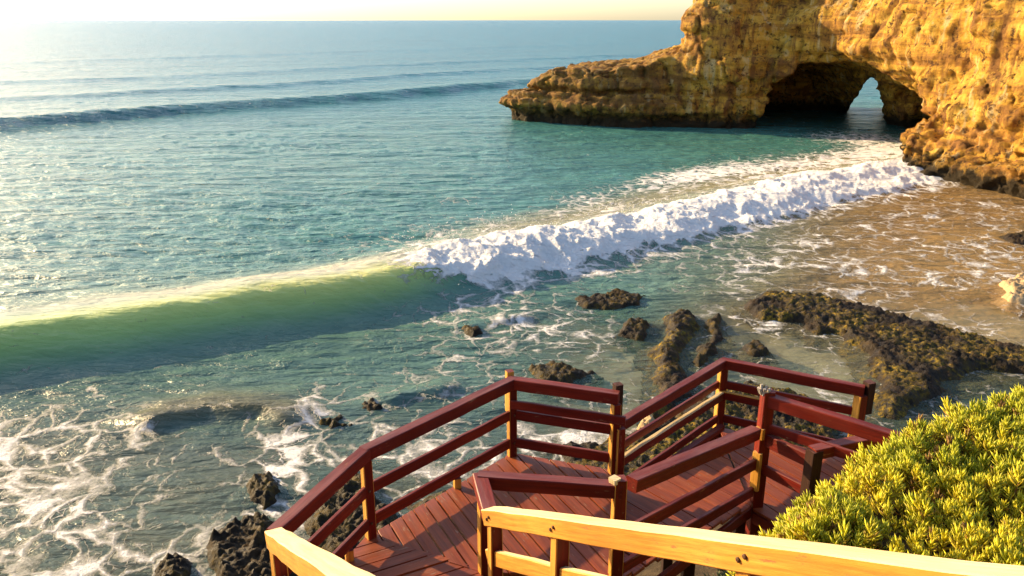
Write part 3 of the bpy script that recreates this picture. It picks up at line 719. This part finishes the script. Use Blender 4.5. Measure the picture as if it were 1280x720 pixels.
# inner railing of the landing
rb = railing('short red railing on the near side of the landing, behind the handrail painted as sunlit', [Q0a], ZA)
rail(rb, 'top_rail', Q0b, Q0a, T, T, .14, .13, ext=.03); rail(rb, 'top_rail', Q0a, Q1, T + .01, T - .02, .125, .14, ext=.02)
post(rb, Q0a[0] + .03, Q0a[1] - .06, ZA - .5, T - .14); post(rb, Q1[0], Q1[1], 5.2, T + .03, .12, azs=-97, label='post with yellow end grain painted as sunlit')
mb = MB(); mb.beam((Q1[0] - .05, Q1[1] - .02, T - .0), (Q1[0] - .05, Q1[1] - .02, T + .045), .09, .09, side=POST_SIDE); mb.build('post_lit_end', M_SUNCAP, rb, org=tuple(rb.location))  # lit spot on the end grain, painted as a pale block
# boardwalk, outer
TB = CAMZ - 4.45
rc = railing('red railing along the seaward side of the stepped boardwalk, rising to the far corner', [P3], ZB)
rail(rc, 'top_rail', P3, CC, TB, TB, .11, .13); rail(rc, 'middle_rail', P3, CC, TB - .33, TB - .33, .045, .11, off=-.03)
rail(rc, 'middle_rail', P3, CC, TB - .47, TB - .47, .07, .12, off=.04, mat=[M_RED, M_SUNCAP], sidemat=(3, 4, 5), label='lower middle bar with a painted-on sunlit upper edge')  # pale upper edge is painted sunlight
rail(rc, 'bottom_rail', P3, CC, TB - .86, TB - .84, .045, .12)
rail(rc, 'kick_board', (P3[0] + .1, P3[1] - .08), (CC[0] + .02, CC[1] - .12), ZB + .16, ZB + .10, .09, .09)
post(rc, P3[0] + .06, P3[1] - .02, ZB - .5, TB - .05, .10); post(rc, CC[0], CC[1], ZB - .5, TB - .12, .115, azs=-100)
# platform, outer
rd = railing('far red railing of the lower platform, from the top corner down to the right', [CC], ZB)
rail(rd, 'top_rail', CC, DD_, TB, TB, .11, .14, ext=.03)
rail(rd, 'middle_rail', CC, DD_, TB - .32, TB - .32, .045, .12)
rail(rd, 'middle_rail', CC, DD_, TB - .46, TB - .46, .06, .12, off=.05, mat=[M_RED, M_SUNLIT], sidemat=(3, 4, 5), label='lower middle bar with a painted-on sunlit yellow upper edge')  # yellow upper edge is painted sunlight
rail(rd, 'bottom_rail', CC, DD_, TB - .84, TB - .84, .045, .12)
post(rd, DD_[0], DD_[1], ZB - .5, TB - .13, .13); post(rd, DD_[0] + .1, DD_[1] + .03, TB - .4, TB + .04, .12, 'post_top', M_DARKW)
# boardwalk, inner
re_ = railing('red railing along the near side of the stepped boardwalk, left of the tall post', [Q1], ZB)
zi = T - .03
rail(re_, 'top_rail', (Q1[0] + .12, Q1[1] + .1), (Q2[0] - .05, Q2[1] - .05), zi, TB + .02, .14, .14)
rail(re_, 'middle_rail', (Q1[0] + .06, Q1[1]), Q2, zi - .48, TB - .42, .05, .14); rail(re_, 'bottom_rail', (Q1[0] + .06, Q1[1]), Q2, zi - .86, TB - .80, .05, .13)
# tall post and the near side of the platform
rf = railing('red railing right of the tall worn post, running behind the bush', [Q2], ZB)
tx, ty = 2.93, 8.30
TT = CAMZ - 4.06
post(rf, tx, ty, 5.6, TT + .04, .135, 'tall_post', mat=M_RED, azs=-97, label='tall post with a frayed grey top')
mb = MB()
for k in range(7):
    a = k * .9; mb.beam((tx - .05 + .035 * math.cos(a), ty + .035 * math.sin(a), TT + .0), (tx - .05 + .07 * math.cos(a), ty + .06 * math.sin(a), TT + .07 + .012 * (k % 3)), .035, .03, wob=.006)
mb.build('frayed_top', M_ROPE, rf, org=tuple(rf.location))
for zz in (TB - .02, TB - .34):
    mb = MB(); q = Vector((tx, ty, zz)) + POST_SIDE * .075; mb.beam(q, q - Vector((0, 0, .14 if zz > TB - .1 else .5)), .05, .11, side=POST_SIDE, up=(0, 1, 0)); o = mb.build('bracket', M_SUNLIT, rf, org=tuple(rf.location))
rail(rf, 'top_rail', (tx, ty), T2, TT, TT, .12, .15); rail(rf, 'middle_rail', (tx, ty), T2, TT - .36, TT - .36, .05, .12)
rail(rf, 'middle_rail', (tx, ty), EE, TB - .10, TB - .06, .07, .16); rail(rf, 'bottom_rail', (tx, ty), EE, TB - .50, TB - .46, .05, .13)
post(rf, EE[0] + .03, EE[1], 5.7, TB - .0, .14, mat=M_DARKW)
rail(rf, 'top_rail', EE, E2, TB + .02, TB + .03, .14, .13)

# ------------------------------------------------------------------ flight of stairs with handrails painted as sunlit
st = empty('wooden_stairs', (-1.1, 5.8, ZA), 'steep flight of red plank steps coming down between the two pale handrails', 'stairs')
base_l = Vector((-1.93, 5.62, 0)); base_r = Vector((-.24, 5.98 - .12, 0))
tn = math.tan(R(HS)); run = .28
mbt = []
for k in range(26):
    o0 = back * (run * k - .02); o1 = back * (run * (k + 1) + .03); z = ZA + run * tn * (k + 1)
    mid = (o0 + o1) / 2
    a = Vector((-1.95, 5.35, 0)) + mid; b = a + perp * 1.72
    part('tread', M_DECK, st, lambda mb: mb.beam((a.x, a.y, z - .02), (b.x, b.y, z - .02), .31, .04))
for off in (0, 1.74):
    a = Vector((-1.97, 5.34, ZA - .12)) + perp * off; b = a + back * (run * 26) + Vector((0, 0, run * 26 * tn))
    part('stringer', M_RED, st, lambda mb: mb.beam(a, b, .05, .26))
for kx in (7, 16, 25):
    for off in (.1, 1.6):
        c = Vector((-1.97, 5.34, 0)) + perp * off + back * (run * kx); zt = ZA + run * kx * tn - .1
        part('support_post', M_DARKW, st, lambda mb: mb.beam((c.x, c.y, min(gz(c.x, c.y), zt - .1) - .4), (c.x, c.y, zt), .12, .12, side=(1, 0, 0), up=(0, 1, 0)))
def handrail(label, start, L, sides, post_s):
    root = empty('handrail', (start[0], start[1], ZA), label, 'handrail', 'pale handrails of the stairs')
    s = Vector((start[0], start[1], T)); dv = back + Vector((0, 0, tn))
    mats = [M_SUNLIT, M_SUNCAP]  # sunlight painted in: yellow faces, cream upper faces
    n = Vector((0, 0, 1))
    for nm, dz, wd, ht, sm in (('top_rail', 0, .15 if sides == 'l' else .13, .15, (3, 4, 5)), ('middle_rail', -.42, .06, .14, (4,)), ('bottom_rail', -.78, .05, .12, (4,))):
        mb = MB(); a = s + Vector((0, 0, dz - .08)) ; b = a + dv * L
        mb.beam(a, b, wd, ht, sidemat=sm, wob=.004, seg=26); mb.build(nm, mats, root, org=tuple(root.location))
    for ps in post_s:
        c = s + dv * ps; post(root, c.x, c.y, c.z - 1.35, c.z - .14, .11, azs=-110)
    return root
handrail('long handrail in painted-on sunlit yellow crossing the bottom right of the view', (Q0b[0], Q0b[1] - .02), 7.6, 'r', (.12, 1.25, 3.1, 5, 6.9))
handrail('handrail with a painted-on sunlit cream top at the bottom left, meeting the left railing', (P0[0], P0[1] - .03), 7.6, 'l', (.22, 2.1, 4, 5.9, 7.4))

# bolt heads where rails meet posts
M_BOLT = simple('rusty_bolt', (.05, .02, .01), (.16, .08, .04), 30, .6, .2, .002)
def bolt(root, c, az_):
    d = Vector((math.sin(R(az_)), math.cos(R(az_)), 0)); e = Vector((d.y, -d.x, 0)); up = Vector((0, 0, 1)); c = Vector(c); mb = MB(); vs = []
    for k, rr in ((0, .014), (.010, .014), (.013, .009)):
        for i in range(8):
            a = i * math.pi / 4; vs.append(c + d * k + e * (rr * math.cos(a)) + up * (rr * math.sin(a)))
    fs = [tuple(range(16, 24))] + [(q * 8 + i, q * 8 + (i + 1) % 8, q * 8 + 8 + (i + 1) % 8, q * 8 + 8 + i) for q in (0, 1) for i in range(8)]
    mb.add(vs, fs); mb.build('bolt', M_BOLT, root, org=tuple(root.location))
hr = [o for o in COL.objects if o.name == 'handrail'][0]
for ps in (.12, 1.25, 3.1):
    c = Vector((Q0b[0], Q0b[1] - .02, T)) + (back + Vector((0, 0, tn))) * ps - perp * .066
    for dz in (-.055, -.10): bolt(hr, c + Vector((0, 0, dz)) + back * (.02 if dz > -.09 else -.02), -116)
for k, (x, y) in enumerate((P1, P2, P3)):
    for dz in (-.48, -.86): bolt(ra, Vector((x, y, T + dz)) + Vector((math.sin(R(150)), math.cos(R(150)), 0)) * .053, 150)

# ------------------------------------------------------------------ the bush
def leaf_mat():
    m, t, b = new_mat('succulent_leaf'); a = N(t, 'ShaderNodeAttribute', attribute_name='lcol'); p = pos(t)
    t.links.new(a.outputs['Color'], b.inputs['Base Color']); b.inputs['Roughness'].default_value = .45
    b.inputs['Specular IOR Level'].default_value = .35
    tr = N(t, 'ShaderNodeBsdfTranslucent'); t.links.new(a.outputs['Color'], tr.inputs['Color'])
    mx = N(t, 'ShaderNodeMixShader'); mx.inputs[0].default_value = .3
    out = t.nodes['Material Output']; t.links.new(b.outputs[0], mx.inputs[1]); t.links.new(tr.outputs[0], mx.inputs[2]); t.links.new(mx.outputs[0], out.inputs[0])
    return m
M_LEAF = leaf_mat(); M_STEM = simple('woody_stem', (.10, .04, .015), (.28, .12, .05), 6, .9, .4, .01)
def leaves(name, sp, nrm, scale, tint, parent, org, nl=15):
    n = len(sp)
    up = nrm / np.linalg.norm(nrm, axis=1)[:, None]
    t1 = np.cross(up, rng.normal(size=(n, 3))); t1 /= np.linalg.norm(t1, axis=1)[:, None]; t2 = np.cross(up, t1)
    k = np.arange(nl); V = []; Cc = []
    ang = k * 2.4 + rng.uniform(0, 6, (n, 1)); hh = (k / nl) ** .9
    open_ = np.where(hh < .8, .95 - .55 * hh, .35) + rng.uniform(-.15, .15, (n, nl))
    rad = np.cos(ang)[..., None] * t1[:, None] + np.sin(ang)[..., None] * t2[:, None]
    L = (.068 + .018 * rng.normal(size=(n, nl)) * .5) * scale[:, None] * (1.15 - .35 * hh)
    base = sp[:, None] + up[:, None] * (hh * .095 * scale[:, None])[..., None]
    d = up[:, None] * np.cos(open_)[..., None] + rad * np.sin(open_)[..., None]
    sd = np.cross(d, up[:, None] + .01); sd /= np.linalg.norm(sd, axis=-1, keepdims=True) + 1e-9; nn_ = np.cross(sd, d)
    wv_ = .0052 * scale[:, None, None] * (1 + .25 * rng.normal(size=(n, nl, 1)))
    ring = lambda c, w_: [c + sd * w_, c + nn_ * w_ * .9 - sd * w_ * .5, c - nn_ * w_ * .9 - sd * w_ * .5]
    mid = base + d * (L * .55)[..., None]; tip = base + (d * .93 + up[:, None] * .16) * L[..., None]
    P = ring(base, wv_ * .6) + ring(mid, wv_ * 1.25) + [tip]
    P = np.stack(P, 2)                       # n, nl, 7, 3
    f = np.array([(0, 1, 4), (0, 4, 3), (1, 2, 5), (1, 5, 4), (2, 0, 3), (2, 3, 5), (3, 4, 6), (4, 5, 6), (5, 3, 6)])
    F = (np.arange(n * nl)[:, None, None] * 7 + f[None]).reshape(-1, 3)
    old = np.clip(1.25 - 2.6 * hh, 0, 1)[None, :, None] * rng.uniform(.2, 1, (n, nl, 1))
    g = tint[:, None, :] * (1 + .18 * rng.normal(size=(n, nl, 1)))
    cbase = g * (1 - old) + np.array([.36, .17, .03]) * old
    cc = np.repeat(cbase[:, :, None, :], 7, 2); cc[:, :, 6] *= 1.15
    me = np_mesh(name, P.reshape(-1, 3) - np.array(org), F); attr(me, 'lcol', np.clip(cc, 0, 1).reshape(-1, 3))
    return link(name, me, M_LEAF, parent)
bush = empty('succulent_bush', (4.0, 5.0, 8.0), 'big rounded bush of upright yellow green succulent shoots beside the lower platform', 'bush')
def scatter(n, x0, x1, y0, y1, fn, keep):
    X = rng.uniform(x0, x1, n); Y = rng.uniform(y0, y1, n); Z = fn(X, Y); k = keep(X, Y, Z); X, Y, Z = X[k], Y[k], Z[k]
    e = .05; gx = (fn(X + e, Y) - fn(X - e, Y)) / (2 * e); gy = (fn(X, Y + e) - fn(X, Y - e)) / (2 * e)
    nr_ = np.stack([-gx, -gy, np.ones_like(gx)], -1); nr_ /= np.linalg.norm(nr_, axis=1)[:, None]
    return np.stack([X, Y, Z], -1), nr_
def keepf(X, Y, Z):
    u, v = proj(X, Y, Z); return (Z > 6.2) & (u > 780) & (u < 1520) & (v < 900) & (rng.uniform(size=X.shape) < .55 + 1.5 * fbm2(X * 2.6, Y * 2.6, 3, 77))
sp, nr_ = scatter(52000, 1.2, 9.5, 2.0, 8.6, mound, keepf)
sp = sp + nr_ * (rng.uniform(-.16, .05, (len(sp), 1)) + .14 * fbm2(sp[:, 0] * 4, sp[:, 1] * 4, 2, 79)[:, None]) ; print('shoots', len(sp))
d_ = nr_ * .55 + np.array([-.12, .05, .75]) + rng.normal(size=sp.shape) * .22
tn_ = fbm2(sp[:, 0] * 1.6, sp[:, 1] * 1.6, 2, 78)[:, None] + rng.normal(size=(len(sp), 1)) * .15
tint = np.array([.46, .48, .03]) * (1 - sstep(-.3, .4, tn_)) + np.array([.74, .66, .04]) * sstep(-.3, .4, tn_)
dead = rng.uniform(size=(len(sp), 1)) < .04; tint = np.where(dead, np.array([.30, .17, .05]), tint)
leaves('foliage', sp, d_, rng.uniform(.65, 1.35, len(sp)), tint, bush, bush.location)
mb = MB()
for i in range(0, len(sp), 16):
    q = sp[i]; d = Vector(d_[i]).normalized(); j = Vector((random.uniform(-.06, .06), random.uniform(-.06, .06), 0))
    mb.beam(Vector(q) - d * .22 + j, Vector(q) + d * .05, .007, .007, ch=.001, wob=.004, seg=2)
tag(mb.build('stems', M_STEM, bush, org=tuple(bush.location)), kind='stuff')
# little grey green plant in the shade at the foot of the tall post
pl = empty('small_plant', (2.35, 6.3, 7.0), 'small grey green plant in shade at the left foot of the bush', 'plant')
def low(X, Y): return 7.05 + 0 * X - .5 * np.hypot(X - 2.35, Y - 6.2) - .1 * fbm2(X * 3, Y * 3, 2, 4)
sp2, n2_ = scatter(260, 1.95, 2.85, 5.8, 6.7, low, lambda X, Y, Z: np.hypot(X - 2.35, Y - 6.2) < .45)
leaves('foliage', sp2, n2_ + rng.normal(size=sp2.shape) * .35, rng.uniform(.8, 1.3, len(sp2)), np.tile(np.array([.16, .20, .09]), (len(sp2), 1)), pl, pl.location, 12)

# ------------------------------------------------------------------ spray thrown up by the breaking wave
def spray():
    n = 5200; k = rng.uniform(5.2, 12.7, n); i = np.floor(k).astype(int); f = (k - i)[:, None]
    c = np.array(CRW)[:, :2]; p = c[i] * (1 - f) + c[np.minimum(i + 1, len(c) - 1)] * f
    uu = np.interp(k, np.arange(len(CRU)), CRU); A = np.interp(uu, [480, 640, 800, 950, 1165], [1.35, 1.1, .85, .65, .35])
    cl = sstep(-.1, .5, noise2(k * 5, 0 * k, 5)); keep = rng.uniform(size=n) < .25 + .75 * cl
    off = rng.normal(size=n) * 1.5; z = A * (1.15 * np.exp(-(off / 3) ** 2) + .75) * (.75 + .35 * cl) + rng.exponential(.16, n) * (.4 + cl)
    d = c[1] - c[0]; nrm_ = np.array([d[1], -d[0]]) / np.hypot(*d)
    C = np.stack([p[:, 0] + nrm_[0] * (off + 1.0), p[:, 1] + nrm_[1] * (off + 1.0), z], -1)[keep]; n = len(C)
    t0 = np.array([(1, 1, 1), (1, -1, -1), (-1, 1, -1), (-1, -1, 1)]) / 1.7
    R_ = rng.normal(size=(n, 3, 3)); R_ = np.linalg.qr(R_)[0]; sz = rng.uniform(.010, .040, n) 
    V = C[:, None] + np.einsum('nij,kj->nki', R_, t0) * sz[:, None, None]
    F = np.arange(n)[:, None, None] * 4 + np.array([(0, 1, 2), (0, 3, 1), (0, 2, 3), (1, 3, 2)])[None]
    m, t, b = new_mat('spray_drops'); b.inputs['Base Color'].default_value = (.93, .91, .88, 1); b.inputs['Roughness'].default_value = .6
    tag(link('spray', np_mesh('spray', V.reshape(-1, 3), F.reshape(-1, 3)), m), 'fine white spray flying above the breaking wave crest', 'spray', kind='stuff')
spray()
